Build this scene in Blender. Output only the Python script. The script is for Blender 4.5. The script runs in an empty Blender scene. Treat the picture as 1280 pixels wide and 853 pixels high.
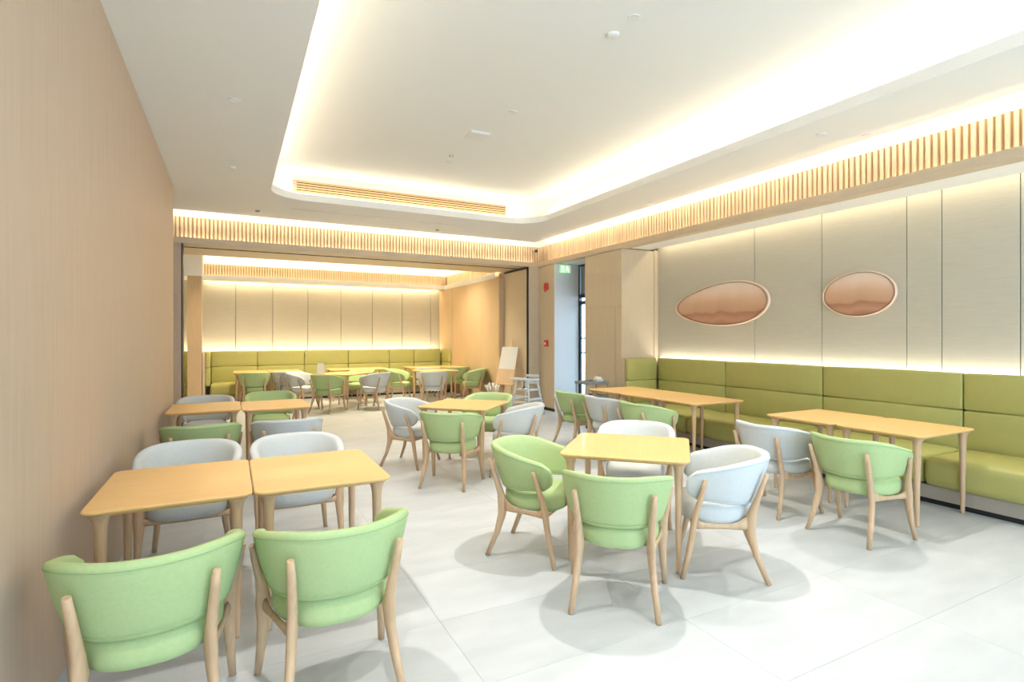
import bpy, math, random
from math import sin, cos, pi, radians as R
random.seed(7)
C = bpy.context.scene.collection
S = bpy.context.scene

# ------------------------------------------------------------------ camera
cam = bpy.data.cameras.new('camera'); co = bpy.data.objects.new('camera', cam); C.objects.link(co)
cam.sensor_width = 36; cam.lens = 673.6/1280*36; cam.shift_y = -5.5/1280
cam.clip_start = .05
co.location = (0, 0, 1.55); co.rotation_euler = (R(90), 0, -R(27.39)); S.camera = co

# ------------------------------------------------------------------ world and exposure
S.view_settings.view_transform = 'Standard'; S.view_settings.look = 'None'
S.view_settings.gamma = 1; S.view_settings.use_curve_mapping = False
S.view_settings.exposure = -0.28
W = bpy.data.worlds.new('world'); S.world = W; W.use_nodes = True
bg = W.node_tree.nodes['Background']; bg.inputs[0].default_value = (.56, .78, 1, 1); bg.inputs[1].default_value = 8.8

WARM = (1, .84, .58); WARMER = (1, .82, .50); NEUT = (1, .93, .82); COOL = (.82, .91, 1)
def area(name, loc, rot, sx, sy, power, col, parent=None, portal=False):
    l = bpy.data.lights.new(name, 'AREA'); l.shape = 'RECTANGLE'; l.size = sx; l.size_y = sy
    l.energy = power; l.color = col
    if portal: l.cycles.is_portal = True
    o = bpy.data.objects.new(name, l); C.objects.link(o); o.location = loc; o.rotation_euler = rot
    if parent: o.parent = parent
    return o
# daylight comes in through the window wall behind the camera and the glass door
area('daylight_portal', (2.8, -3.45, 1.65), (R(90), 0, 0), 6.6, 3.0, 1, (1, 1, 1), portal=True)
area('daylight_portal', (6.60, 8.92, 1.2), (0, R(90), 0), 2.4, 1.06, 1, (1, 1, 1), portal=True)
UP = (R(180), 0, 0); DOWN = (0, 0, 0)
# LED strips: tray cove of the ceiling
P_TRAY = 5.6   # watts per metre
for (x, y, sx, sy) in ((4.92, 3.4, .05, 9.4), (.34, 3.4, .05, 9.4), (2.63, 8.57, 3.9, .05), (2.63, -1.77, 3.9, .05)):
    area('led_strip', (x, y, 3.63), UP, sx, sy, P_TRAY*max(sx, sy), WARM)
# cove above the slats, lip trough below the slats
area('led_strip', (5.66, 3.3, 3.66), (0, R(-90), 0), .05, 13.0, 6*13, WARM)
area('led_strip', (2.2, 9.88, 3.66), (R(90), 0, 0), 6.8, .05, 6*6.8, WARM)
area('led_strip', (5.92, 3.3, 3.11), UP, .02, 13.0, 1.8*13, WARM)
area('led_strip', (2.5, 10.14, 3.11), UP, 6.6, .03, 2.2*6.6, WARM)
# alcove: above and below the wall panels
area('led_strip', (6.60, 2.0, 3.17), (0, R(14), 0), .04, 10.4, 3.0*10.4, WARM)
area('led_strip', (6.645, 2.0, 1.13), (R(180), R(-8), 0), .04, 10.4, 4.5*10.4, NEUT)
# second room
area('led_strip', (1.9, 14.70, 3.62), (R(90), 0, 0), 7.0, .05, 9*7, WARMER)
area('led_strip', (5.34, 13.1, 3.62), (0, R(-90), 0), .05, 3.3, 9*3.3, WARMER)
area('led_strip', (2.4, 14.96, 3.0), UP, 6.0, .03, 1.6*6, WARMER)
area('led_strip', (5.57, 13.1, 3.0), UP, .03, 3.4, 1.6*3.4, WARMER)
area('led_strip', (1.7, 15.27, 3.03), (R(-8), 0, 0), 7.4, .04, 8*7.4, WARMER)
area('led_strip', (1.7, 15.24, 1.13), (R(188), 0, 0), 7.4, .04, 8*7.4, WARM)
DOWNL = 290; DOWN2 = 330; DCOL = (1, .96, .91)

# ------------------------------------------------------------------ materials
def mat(name, col, rough=.6, metal=0, spec=.5, var=0, scale=(1, 1, 1), nscale=5, bump=0, bscale=200, bstr=.1, detail=4, trans=0, emit=None, estr=0, coords='Object', rand=0, col2=None, mottle=False, coat=0):
    m = bpy.data.materials.new(name); m.use_nodes = True; n = m.node_tree.nodes; l = m.node_tree.links
    b = n['Principled BSDF']; b.inputs['Base Color'].default_value = (*col, 1); b.inputs['Roughness'].default_value = rough
    b.inputs['Metallic'].default_value = metal; b.inputs['Specular IOR Level'].default_value = spec
    b.inputs['Transmission Weight'].default_value = trans; b.inputs['Coat Weight'].default_value = coat
    if emit: b.inputs['Emission Color'].default_value = (*emit, 1); b.inputs['Emission Strength'].default_value = estr
    tc = n.new('ShaderNodeTexCoord'); mp = n.new('ShaderNodeMapping'); mp.inputs['Scale'].default_value = scale
    l.new(tc.outputs[coords], mp.inputs['Vector'])
    if var or col2:
        t = n.new('ShaderNodeTexNoise'); t.inputs['Scale'].default_value = nscale; t.inputs['Detail'].default_value = detail
        l.new(mp.outputs[0], t.inputs['Vector'])
        if rand:
            oi = n.new('ShaderNodeObjectInfo'); ad = n.new('ShaderNodeVectorMath'); ad.operation = 'ADD'
            sc = n.new('ShaderNodeVectorMath'); sc.operation = 'SCALE'; sc.inputs['Scale'].default_value = 31
            cb = n.new('ShaderNodeCombineXYZ'); l.new(oi.outputs['Random'], cb.inputs[0]); l.new(oi.outputs['Random'], cb.inputs[1])
            l.new(cb.outputs[0], sc.inputs[0]); l.new(mp.outputs[0], ad.inputs[0]); l.new(sc.outputs[0], ad.inputs[1]); l.new(ad.outputs[0], t.inputs['Vector'])
        r = n.new('ShaderNodeValToRGB'); l.new(t.outputs['Fac'], r.inputs[0])
        c2 = col2 if col2 else tuple(c*(1-var) for c in col)
        r.color_ramp.elements[0].position = .3; r.color_ramp.elements[1].position = .7
        r.color_ramp.elements[0].color = (*c2, 1); r.color_ramp.elements[1].color = (*col, 1)
        out = r.outputs[0]
        if rand:
            mx = n.new('ShaderNodeMixRGB'); mx.blend_type = 'MULTIPLY'; mx.inputs[0].default_value = 1
            mr = n.new('ShaderNodeMapRange'); mr.inputs['To Min'].default_value = 1-rand; mr.inputs['To Max'].default_value = 1
            l.new(oi.outputs['Random'], mr.inputs[0]); l.new(out, mx.inputs[1]); l.new(mr.outputs[0], mx.inputs[2]); out = mx.outputs[0]
        l.new(out, b.inputs['Base Color'])
    if bump:
        t2 = n.new('ShaderNodeTexNoise'); t2.inputs['Scale'].default_value = bscale; l.new(mp.outputs[0], t2.inputs['Vector'])
        bu = n.new('ShaderNodeBump'); bu.inputs['Strength'].default_value = bstr; bu.inputs['Distance'].default_value = bump
        l.new(t2.outputs['Fac'], bu.inputs['Height']); l.new(bu.outputs[0], b.inputs['Normal'])
    return m
M = {}
M['green'] = mat('green_fabric', (.44, .56, .27), .85, spec=.2, var=.06, nscale=60, bump=.002, bscale=500, bstr=.2)
M['green_seam'] = mat('green_piping', (.32, .43, .19), .8, spec=.2)
M['grey'] = mat('pale_fabric', (.63, .65, .635), .85, spec=.2, var=.05, nscale=60, bump=.002, bscale=500, bstr=.2)
M['grey_seam'] = mat('pale_piping', (.46, .52, .54), .8, spec=.2)
M['sofa'] = mat('green_leather', (.47, .45, .15), .5, spec=.4, var=.05, nscale=8, bump=.002, bscale=300, bstr=.1)
M['legwood'] = mat('ash_wood', (.62, .42, .25), .45, var=.16, scale=(9, 9, 1), nscale=7)
M['table'] = mat('oak_veneer', (.84, .53, .21), .36, spec=.5, var=.10, scale=(1.2, 14, 14), nscale=5, coat=.15)
M['tedge'] = mat('oak_edge', (.66, .40, .16), .45, var=.12, scale=(3, 9, 9), nscale=6)
M['slat'] = mat('slat_wood', (.74, .57, .39), .55, var=.03, scale=(9, 9, .3), nscale=3, rand=.12)
M['slatback'] = mat('slat_backing_wood', (.50, .35, .20), .6, var=.05, scale=(6, 6, 1), nscale=4)
M['lip'] = mat('wood_veneer_pale', (.64, .52, .37), .5, var=.08, scale=(1, 1, 9), nscale=6)
M['beige'] = mat('beige_wood_panel', (.64, .53, .38), .5, var=.07, scale=(6, 6, .6), nscale=5)
M['leftwall'] = mat('beige_partition', (.61, .47, .355), .55, var=.07, scale=(7, 7, .4), nscale=5)
M['wood2'] = mat('tan_wood_panel', (.60, .44, .26), .5, var=.08, scale=(6, 6, .6), nscale=5)
M['cloth'] = mat('cloth_panel', (.56, .53, .44), .7, var=.08, scale=(1, 1.4, 22), nscale=5, bump=.003, bscale=30, bstr=.2)
M['ceil'] = mat('white_paint', (.88, .87, .84), .8, spec=.2)
M['white'] = mat('white_plaster', (.78, .80, .82), .7, spec=.3)
M['tile'] = mat('stone_tile', (.585, .605, .61), .42, spec=.4, nscale=2.6, detail=8, scale=(.8, 2.2, 1), rand=.07, col2=(.50, .52, .53))
M['grout'] = mat('grout', (.53, .545, .55), .9)
M['dark'] = mat('dark_metal', (.02, .02, .022), .4, metal=.3)
M['frame'] = mat('door_frame_metal', (.06, .085, .10), .35, metal=.6)
M['plinth'] = mat('plinth_panel', (.42, .37, .31), .5)
M['chrome'] = mat('satin_metal', (.75, .75, .75), .25, metal=1)
M['red'] = mat('red_plastic', (.65, .05, .03), .4)
M['wplastic'] = mat('white_plastic', (.82, .82, .80), .4)
M['hcwood'] = mat('white_lacquer', (.72, .76, .78), .4, var=.05, nscale=9)
M['greytray'] = mat('grey_plastic', (.33, .35, .37), .5)
M['darkgrey'] = mat('dark_grey_fabric', (.07, .07, .08), .8)
M['paper'] = mat('paper', (.86, .85, .80), .8)
M['pot'] = mat('pinkish_ceramic', (.72, .52, .40), .6)
M['sandwood'] = mat('easel_pine', (.78, .56, .34), .5, var=.1, scale=(9, 9, 1), nscale=6)
M['grille'] = mat('grille_tan', (.55, .36, .20), .6)
M['led'] = mat('led_lens', (1, 1, 1), .4, emit=(1, .94, .82), estr=6)
M['exit'] = mat('exit_green_backlit', (.05, .5, .2), .4, emit=(.60, .85, .52), estr=.9)
M['exitw'] = mat('exit_white_backlit', (.9, .9, .9), .4, emit=(.9, 1, .85), estr=1.3)
M['extpave'] = mat('pavement', (.6, .6, .58), .8)
g = bpy.data.materials.new('clear_glass'); g.use_nodes = True
gb = g.node_tree.nodes['Principled BSDF']; gb.inputs['Transmission Weight'].default_value = 1; gb.inputs['Roughness'].default_value = 0; gb.inputs['IOR'].default_value = 1.45
gb.inputs['Base Color'].default_value = (.93, .97, .98, 1)
M['glass'] = g
def art_mat(name, zc, h):  # wavy colour bands, brown at the bottom and paler towards the top
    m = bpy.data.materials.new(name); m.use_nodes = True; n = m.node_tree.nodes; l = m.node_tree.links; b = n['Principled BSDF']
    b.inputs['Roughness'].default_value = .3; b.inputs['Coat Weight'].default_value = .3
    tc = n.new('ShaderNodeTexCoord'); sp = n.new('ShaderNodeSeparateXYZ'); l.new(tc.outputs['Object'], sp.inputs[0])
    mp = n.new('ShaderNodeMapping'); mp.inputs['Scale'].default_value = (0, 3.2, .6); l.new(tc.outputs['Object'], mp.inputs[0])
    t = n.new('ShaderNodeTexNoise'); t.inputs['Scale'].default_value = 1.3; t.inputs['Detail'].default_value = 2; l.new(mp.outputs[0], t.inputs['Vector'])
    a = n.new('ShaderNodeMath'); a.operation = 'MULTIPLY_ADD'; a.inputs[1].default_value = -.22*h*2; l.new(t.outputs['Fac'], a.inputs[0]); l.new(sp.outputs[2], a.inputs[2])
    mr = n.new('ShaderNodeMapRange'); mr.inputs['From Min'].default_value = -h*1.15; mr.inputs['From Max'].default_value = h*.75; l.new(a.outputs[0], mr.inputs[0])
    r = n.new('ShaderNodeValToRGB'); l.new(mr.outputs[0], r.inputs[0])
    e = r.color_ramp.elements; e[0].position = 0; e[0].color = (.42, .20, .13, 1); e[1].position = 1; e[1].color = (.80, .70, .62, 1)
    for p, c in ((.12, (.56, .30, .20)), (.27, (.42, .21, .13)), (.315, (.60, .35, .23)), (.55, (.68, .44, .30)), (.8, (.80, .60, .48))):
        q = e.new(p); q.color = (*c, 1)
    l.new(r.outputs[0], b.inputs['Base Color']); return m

# ------------------------------------------------------------------ helpers
class MB:
    def __init__(s): s.v = []; s.f = []; s.sm = []
    def add(s, v, f, smooth=False):
        k = len(s.v); s.v += [tuple(p) for p in v]; s.f += [tuple(i+k for i in q) for q in f]; s.sm += [smooth]*len(f); return s
    def box(s, x0, x1, y0, y1, z0, z1, ch=0):
        if x0 > x1: x0, x1 = x1, x0
        if y0 > y1: y0, y1 = y1, y0
        if z0 > z1: z0, z1 = z1, z0
        if ch <= 0:
            return s.add([(x0, y0, z0), (x1, y0, z0), (x1, y1, z0), (x0, y1, z0), (x0, y0, z1), (x1, y0, z1), (x1, y1, z1), (x0, y1, z1)],
                         [(0, 3, 2, 1), (4, 5, 6, 7), (0, 1, 5, 4), (1, 2, 6, 5), (2, 3, 7, 6), (3, 0, 4, 7)])
        v = []; idx = {}
        for ax in range(3):
            for i in (0, 1):
                for j in (0, 1):
                    for k in (0, 1):
                        p = [(x0, x1)[i], (y0, y1)[j], (z0, z1)[k]]
                        sg = (1-2*i, 1-2*j, 1-2*k)
                        for b in range(3):
                            if b != ax: p[b] += sg[b]*ch
                        idx[(ax, i, j, k)] = len(v); v.append(tuple(p))
        f = []
        for ax in range(3):
            for d in (0, 1):
                q = []
                for a, b in ((0, 0), (1, 0), (1, 1), (0, 1)):
                    t = [a, b]; t.insert(ax, d); q.append(idx[(ax, *t)])
                if (d == 0) != (ax == 1): q.reverse()
                f.append(q)
        for e in range(3):
            a, b = [q for q in range(3) if q != e]
            for i in (0, 1):
                for j in (0, 1):
                    t0 = [0, 0, 0]; t0[a] = i; t0[b] = j; t1 = list(t0); t1[e] = 1
                    f.append([idx[(a, *t0)], idx[(a, *t1)], idx[(b, *t1)], idx[(b, *t0)]])
        for i in (0, 1):
            for j in (0, 1):
                for k in (0, 1): f.append([idx[(0, i, j, k)], idx[(1, i, j, k)], idx[(2, i, j, k)]])
        return s.add(v, f)
    def loft(s, rings, closed=True, caps=True, smooth=True, loop=False):
        n = len(rings[0]); v = [p for r in rings for p in r]; f = []
        m = len(rings); last = m if loop else m-1
        for i in range(last):
            for j in range(n if closed else n-1):
                a = i*n+j; b = i*n+(j+1) % n; c = ((i+1) % m)*n+(j+1) % n; d = ((i+1) % m)*n+j
                f.append((a, b, c, d))
        s.add(v, f, smooth)
        if caps and not loop:
            k = len(s.v)-len(v)
            s.f.append(tuple(k+j for j in range(n))[::-1]); s.sm.append(False)
            s.f.append(tuple(k+(m-1)*n+j for j in range(n))); s.sm.append(False)
        return s
    def tube(s, pts, rad, n=8, ref=(0, 0, 1)):
        """sweep an ellipse; rad per point: r or (r_side, r_normal)"""
        import mathutils as mu
        V = mu.Vector; pts = [V(p) for p in pts]; rings = []; ref = V(ref)
        for i, p in enumerate(pts):
            t = (pts[min(i+1, len(pts)-1)]-pts[max(i-1, 0)]).normalized()
            b = ref.cross(t)
            if b.length < 1e-4: b = V((1, 0, 0)).cross(t)
            b.normalize(); nn = t.cross(b)
            r = rad[i] if isinstance(rad, (list, tuple)) and not isinstance(rad[0], (int, float)) or isinstance(rad, list) else rad
            ra, rb = r if isinstance(r, tuple) else (r, r)
            rings.append([tuple(p+b*(ra*cos(2*pi*k/n))+nn*(rb*sin(2*pi*k/n))) for k in range(n)])
        return s.loft(rings)
    def lathe(s, prof, c=(0, 0, 0), n=16):
        rings = [[(c[0]+r*cos(2*pi*k/n), c[1]+r*sin(2*pi*k/n), c[2]+z) for k in range(n)] for r, z in prof]
        return s.loft(rings)
    def build(s, name, m, parent=None, loc=None, rot=None):
        me = bpy.data.meshes.new(name); me.from_pydata(s.v, [], s.f)
        me.polygons.foreach_set('use_smooth', s.sm)
        me.materials.append(m); me.update()
        import bmesh
        bm = bmesh.new(); bm.from_mesh(me); bmesh.ops.recalc_face_normals(bm, faces=bm.faces); bm.to_mesh(me); bm.free()
        o = bpy.data.objects.new(name, me); C.objects.link(o)
        if parent: o.parent = parent
        if loc: o.location = loc
        if rot is not None: o.rotation_euler = (0, 0, rot)
        return o
def box(name, m, x0, x1, y0, y1, z0, z1, parent=None, ch=0): return MB().box(x0, x1, y0, y1, z0, z1, ch).build(name, m, parent)
def tag(o, label=None, cat=None, group=None, kind=None):
    if label: o['label'] = label
    if cat: o['category'] = cat
    if group: o['group'] = group
    if kind: o['kind'] = kind
    return o
def struct(o, label, cat): return tag(o, label, cat, kind='structure')
def empty(name, loc=(0, 0, 0), rz=0):
    o = bpy.data.objects.new(name, None); C.objects.link(o); o.location = loc; o.rotation_euler = (0, 0, rz); o.empty_display_size = .1; return o
def copy_tree(o, parent=None):
    c = o.copy(); C.objects.link(c)
    if parent: c.parent = parent
    for ch in list(o.children): copy_tree(ch, c)
    return c
def cushion(name, m, x0, x1, y0, y1, z0, z1, parent, r=.03, puff=.012, face=None):
    """padded block: superellipse-edged box built as a subdivided, inflated box"""
    N = 8; mb = MB(); cx, cy, cz = (x0+x1)/2, (y0+y1)/2, (z0+z1)/2; hx, hy, hz = (x1-x0)/2, (y1-y0)/2, (z1-z0)/2
    def grid(h):   # coordinates concentrated at the edges
        r2 = min(r, h*.9); return [-h, -h+r2*.3, -h+r2, -h*.35, h*.35, h-r2, h-r2*.3, h]
    G = [grid(hx), grid(hy), grid(hz)]; H = (hx, hy, hz)
    def rnd(p):
        q = []; 
        for a in range(3): q.append(max(-H[a]+min(r, H[a]*.9), min(H[a]-min(r, H[a]*.9), p[a])))
        d = [p[a]-q[a] for a in range(3)]; L = math.sqrt(sum(t*t for t in d))
        if L > 1e-9:
            rr = [min(r, H[a]*.9) for a in range(3)]
            nz = [abs(d[a])/rr[a] for a in range(3)]; mx = max(nz); ln = math.sqrt(sum(t*t for t in nz))
            p = [q[a]+d[a]*mx/ln for a in range(3)]
        out = []
        for a in range(3):
            b, c = [k for k in range(3) if k != a]
            w = max(0, 1-(p[b]/H[b])**4)*max(0, 1-(p[c]/H[c])**4)
            out.append(p[a]+(puff*w*(p[a]/H[a]) if H[a] == min(H) or a == 2 else 0))
        return out
    for a in range(3):
        b, c = [k for k in range(3) if k != a]
        for sg in (-1, 1):
            v = []; f = []
            for i in range(8):
                for j in range(8):
                    p = [0, 0, 0]; p[a] = sg*H[a]; p[b] = G[b][i]; p[c] = G[c][j]; q = rnd(p); v.append((cx+q[0], cy+q[1], cz+q[2]))
            for i in range(7):
                for j in range(7): f.append((i*8+j, i*8+j+1, i*8+j+9, i*8+j+8))
            mb.add(v, f, True)
    o = mb.build(name, m, parent)
    import bmesh
    bm = bmesh.new(); bm.from_mesh(o.data); bmesh.ops.remove_doubles(bm, verts=bm.verts, dist=1e-4); bmesh.ops.recalc_face_normals(bm, faces=bm.faces); bm.to_mesh(o.data); bm.free()
    return o

# ------------------------------------------------------------------ floor
fl = box('floor', M['grout'], -2.3, 6.9, -3.6, 15.6, -.12, -.002)
struct(fl, 'pale grey stone tile floor running through both dining rooms', 'floor')
tile_me = None
for i in range(-1, 33):
    for j in range(-2, 7):
        x0 = -.2 + 1.2*j + (0 if i % 2 else 0); y0 = .38-4.2 + .6*i
        if x0+1.2 < -2.3 or y0 > 15.6 or y0+.6 < -3.6 or x0 > 6.9: continue
        if x0 < -2.5: continue
        if tile_me is None:
            t = MB().box(.0007, 1.1993, .0007, .5993, -.01, 0, .0006).build('tile', M['tile'], fl); tile_me = t.data
        else:
            t = bpy.data.objects.new('tile', tile_me); C.objects.link(t); t.parent = fl
        t.location = (x0, y0, 0)

# ------------------------------------------------------------------ ceiling with rounded tray
ZC, ZU = 3.55, 4.0
TX0, TX1, TY0, TY1 = .46, 4.80, -1.65, 8.44
def rloop(off, z, r0=.5, n=8):
    x0, x1, y0, y1 = TX0-off, TX1+off, TY0-off, TY1+off; r = r0+off; P = []
    for (cx, cy, a0) in ((x1-r, y1-r, 0), (x0+r, y1-r, 90), (x0+r, y0+r, 180), (x1-r, y0+r, 270)):
        for k in range(n+1):
            a = R(a0+90*k/n); P.append((cx+r*cos(a), cy+r*sin(a), z))
    return P
def oloop(z, X0, X1, Y0, Y1, n=8, r=.5):
    P = []
    for (sx, sy, a0) in ((1, 1, 0), (-1, 1, 90), (-1, -1, 180), (1, -1, 270)):
        X = X1 if sx > 0 else X0; Y = Y1 if sy > 0 else Y0
        tx = (TX1-r if sx > 0 else TX0+r); ty = (TY1-r if sy > 0 else TY0+r)
        first_x = a0 in (0, 180)       # arc starts on the X side for corners 0 and 180
        for k in range(n+1):
            u = k/n*2
            if first_x: P.append((X, ty+(Y-ty)*u, z) if u <= 1 else (X+(tx-X)*(u-1), Y, z))
            else: P.append((tx+(X-tx)*u, Y, z) if u <= 1 else (X, Y+(ty-Y)*(u-1), z))
    return P
mb = MB()
mb.loft([oloop(ZC+.03, -2.3, 5.70, -3.6, 9.93), oloop(ZC, -2.3, 5.70, -3.6, 9.93), rloop(0, ZC), rloop(0, ZC+.10), rloop(.02, ZC+.10), rloop(.02, ZC+.05), rloop(.22, ZC+.05), rloop(.22, ZU)], caps=False, smooth=False)
ceil = mb.build('ceiling', M['ceil']); struct(ceil, 'white dropped ceiling around the long round-cornered light tray', 'ceiling')
up = box('tray_ceiling', M['ceil'], -2.4, 6.2, -3.7, 11.5, ZU, ZU+.05, ceil)
# the dropped ceiling beyond the tray, cove recess top
box('cove_top', M['ceil'], 5.6, 6.02, -3.6, 10.3, 3.86, 3.9, ceil)
box('cove_top', M['ceil'], -2.3, 6.02, 9.85, 10.3, 3.86, 3.9, ceil)
box('ceiling_edge', M['ceil'], 5.60, 5.64, -3.6, 9.9, ZC+.005, 3.86, ceil)
box('ceiling_edge', M['ceil'], -2.3, 5.64, 9.84, 9.87, ZC+.005, 3.86, ceil)
box('ceiling_edge', M['ceil'], 5.64, 5.70, -3.6, 9.93, ZC+.002, ZC+.04, ceil)
box('ceiling_edge', M['ceil'], -2.3, 5.64, 9.87, 9.93, ZC+.002, ZC+.04, ceil)
# vent grille in the tray wall
vg = empty('vent_grille', (2.4, 8.645, 3.80)); tag(vg, 'long tan linear air vent at the far end of the ceiling tray', 'vent')
box('vent_back', M['dark'], -1.75, 1.95, .004, .014, -.09, .10, vg)
MB().box(-1.77, 1.97, -.008, .01, .098, .108).box(-1.77, 1.97, -.008, .01, -.098, -.088).box(-1.77, -1.75, -.008, .01, -.098, .108).box(1.95, 1.97, -.008, .01, -.098, .108).build('vent_frame', M['ceil'], vg)
for k in range(5): box('vent_slat', M['grille'], -1.75, 1.95, -.008, .004, -.078+.037*k, -.056+.037*k, vg)
va = empty('ceiling_access_panel', (2.3, 9.15, ZC)); tag(va, 'thin slot outline of a long access panel in the ceiling by the far slats', 'panel')
MB().box(-1.5, 1.5, -.10, -.092, -.002, .0).box(-1.5, 1.5, .092, .10, -.002, 0).build('panel_joint', mat('joint_grey', (.55, .54, .51), .8), va)
box('panel_face', M['ceil'], -1.5, 1.5, -.091, .091, -.004, 0, va)

# ------------------------------------------------------------------ beams with slats
def beam(name, label, along, x0, x1, y0, y1):
    o = empty(name, ((x0+x1)/2, (y0+y1)/2, 3.055)); tag(o, label, 'beam'); return o
def loc_box(name, m, x0, x1, y0, y1, z0, z1, parent, ch=0):
    a = parent.location; return box(name, m, x0-a.x, x1-a.x, y0-a.y, y1-a.y, z0-a.z, z1-a.z, parent, ch)
def slats(parent, p0, p1, dirn, zc, h, name='slat', step=.06, stuff=False):
    """dirn 'Y': slats along y at fixed x=p[0]; 'X': along x at fixed y"""
    n = int(round((p1-p0)/step)); a = parent.location; me = None; acc = MB()
    for k in range(n):
        q = p0+step*(k+.5); d = .028+.010*((k*7) % 3)/2
        if dirn[0] == 'Y': bx = (dirn[1]-d, dirn[1], q-.0165, q+.0165)
        else: bx = (q-.0165, q+.0165, dirn[1]-d, dirn[1])
        if stuff: acc.box(bx[0]-a.x, bx[1]-a.x, bx[2]-a.y, bx[3]-a.y, zc-h/2-a.z, zc+h/2-a.z); continue
        key = (dirn[0], (k*7) % 3)
        cx, cy = (bx[0]+bx[1])/2, (bx[2]+bx[3])/2
        if key not in SL: 
            t = MB().box(bx[0]-cx, bx[1]-cx, bx[2]-cy, bx[3]-cy, -h/2, h/2).build(name, M['slat'], parent); SL[key] = t.data
        else: t = bpy.data.objects.new(name, SL[key]); C.objects.link(t); t.parent = parent
        t.location = (cx-a.x, cy-a.y, zc-a.z)
    if stuff: tag(acc.build(name, M['slat'], parent), kind='stuff')
SL = {}
b1 = beam('slatted_beam', 'wood slatted cove beam running along the right side above the green banquette', 'Y', 5.87, 6.02, -3.5, 10.25)
loc_box('lip', M['lip'], 5.86, 5.885, -3.5, 10.09, 3.055, 3.15, b1)
loc_box('lip_shelf', M['lip'], 5.885, 6.02, -3.5, 10.115, 3.055, 3.085, b1)
loc_box('backing', M['slatback'], 5.985, 6.02, -3.5, 10.22, 3.085, 3.50, b1)
loc_box('upper_fascia', M['ceil'], 5.98, 6.02, -3.5, 10.22, 3.50, 3.87, b1)
slats(b1, 1.0, 10.16, ('Y', 5.985), 3.30, .40)
b2 = beam('slatted_beam', 'wood slatted cove beam above the wide opening to the second room', 'X', -2.3, 5.95, 10.09, 11.5)
loc_box('lip', M['lip'], -2.3, 5.885, 10.09, 10.115, 3.055, 3.15, b2)
loc_box('underside', M['beige'], -2.3, 5.885, 10.115, 11.5, 3.055, 3.085, b2)
loc_box('backing', M['slatback'], -2.3, 5.985, 10.215, 10.25, 3.085, 3.50, b2)
loc_box('upper_fascia', M['ceil'], -2.3, 5.98, 10.21, 10.25, 3.50, 3.87, b2)
loc_box('rear_face', M['ceil'], -2.3, 5.8, 11.47, 11.5, 3.085, 3.9, b2)
slats(b2, -1.6, 5.96, ('X', 10.215), 3.30, .40)
SL.clear()
loc_box('door_track', M['dark'], -.74, 5.56, 10.50, 10.54, 3.045, 3.056, b2)

# ------------------------------------------------------------------ walls, first room
wl = box('wall_left', M['leftwall'], -.82, -.70, -3.6, 8.40, 0, ZC); struct(wl, 'plain beige partition wall on the left', 'wall')
# leaves of the partition
w = box('wall_far_left', M['beige'], -1.75, -1.65, 8.3, 15.5, 0, 3.9); struct(w, 'beige wall behind the end of the left partition', 'wall')
w = box('wall_left_return', M['beige'], -1.65, -.82, 8.25, 8.32, 0, ZC); struct(w, 'short beige return behind the left partition', 'wall')
j = empty('trim_1', (-.72, 10.12, 0)); struct(j, 'left jamb of the wide opening in beige wood', 'jamb')
loc_box('jamb_panel', M['leftwall'], -1.65, -.735, 10.12, 10.40, 0, 3.055, j)
loc_box('dark_edge', M['dark'], -.735, -.715, 10.12, 10.40, 0, 3.055, j)
# right wall with cloth panels
wr = box('wall_right', M['plinth'], 6.72, 6.85, -3.6, 7.45, 0, 3.9); struct(wr, 'right wall of tall pale cloth panels lit from above and below', 'wall')
ys = [7.30, 5.30, 4.30, 3.32, 2.985, 2.34, 1.34, .34, -.66, -1.66, -3.5]
for a, b in zip(ys[:-1], ys[1:]): box('wall_panel', M['cloth'], 6.69, 6.72, b+.004, a-.004, 0.3, 3.24, wr, .003)
so = box('trim_2', M['ceil'], 6.02, 6.50, -3.6, 7.30, 3.07, 3.12); struct(so, 'white soffit strip over the green banquette', 'soffit')
box('soffit_upstand', M['ceil'], 6.47, 6.50, -3.6, 7.30, 3.12, 3.24, so); box('soffit_top', M['ceil'], 6.02, 6.75, -3.6, 7.34, 3.24, 3.28, so)
# column block between alcove and glass door
wc = box('wall_column', M['beige'], 5.89, 6.72, 7.30, 8.38, 0, 3.055); struct(wc, 'beige wood clad column between banquette and glass door', 'wall')
# concealed door in the column, built as proud leaf panels
box('concealed_panel', M['beige'], 5.884, 5.89, 7.47, 8.375, .02, 2.07, wc, .002)
box('upper_panel', M['beige'], 5.884, 5.89, 7.305, 8.375, 2.078, 3.05, wc, .002)
box('side_panel', M['beige'], 5.884, 5.89, 7.305, 7.462, .02, 2.07, wc, .002)
box('edge_strip', M['lip'], 6.60, 6.688, 7.285, 7.30, 1.17, 3.07, wc)
w = box('wall_right_far', M['beige'], 5.89, 6.55, 9.46, 10.25, 0, 3.055); struct(w, 'beige wall piece with red alarm devices beside the glass door', 'wall')
box('wall_strip', M['lip'], 5.64, 5.89, 10.10, 10.25, 0, 3.055, w)
box('jamb_plaster', M['white'], 5.90, 6.50, 9.44, 9.462, 0, 3.055, w)
box('jamb_corner', M['white'], 5.882, 5.90, 9.44, 9.462, 0, 3.055, w)
sf = box('trim_3', M['white'], 5.885, 6.72, 8.30, 9.5, 3.058, 3.10); struct(sf, 'white soffit of the glass door recess', 'soffit')
bb = box('baseboard_right', M['dark'], 5.872, 5.889, 9.44, 10.1, 0, .06); struct(bb, 'dark skirting under the alarm wall', 'baseboard')
dr = empty('door_1', (6.50, 8.92, 0)); struct(dr, 'glazed door in a dark metal frame beside the column', 'door')
fm = MB()
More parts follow.
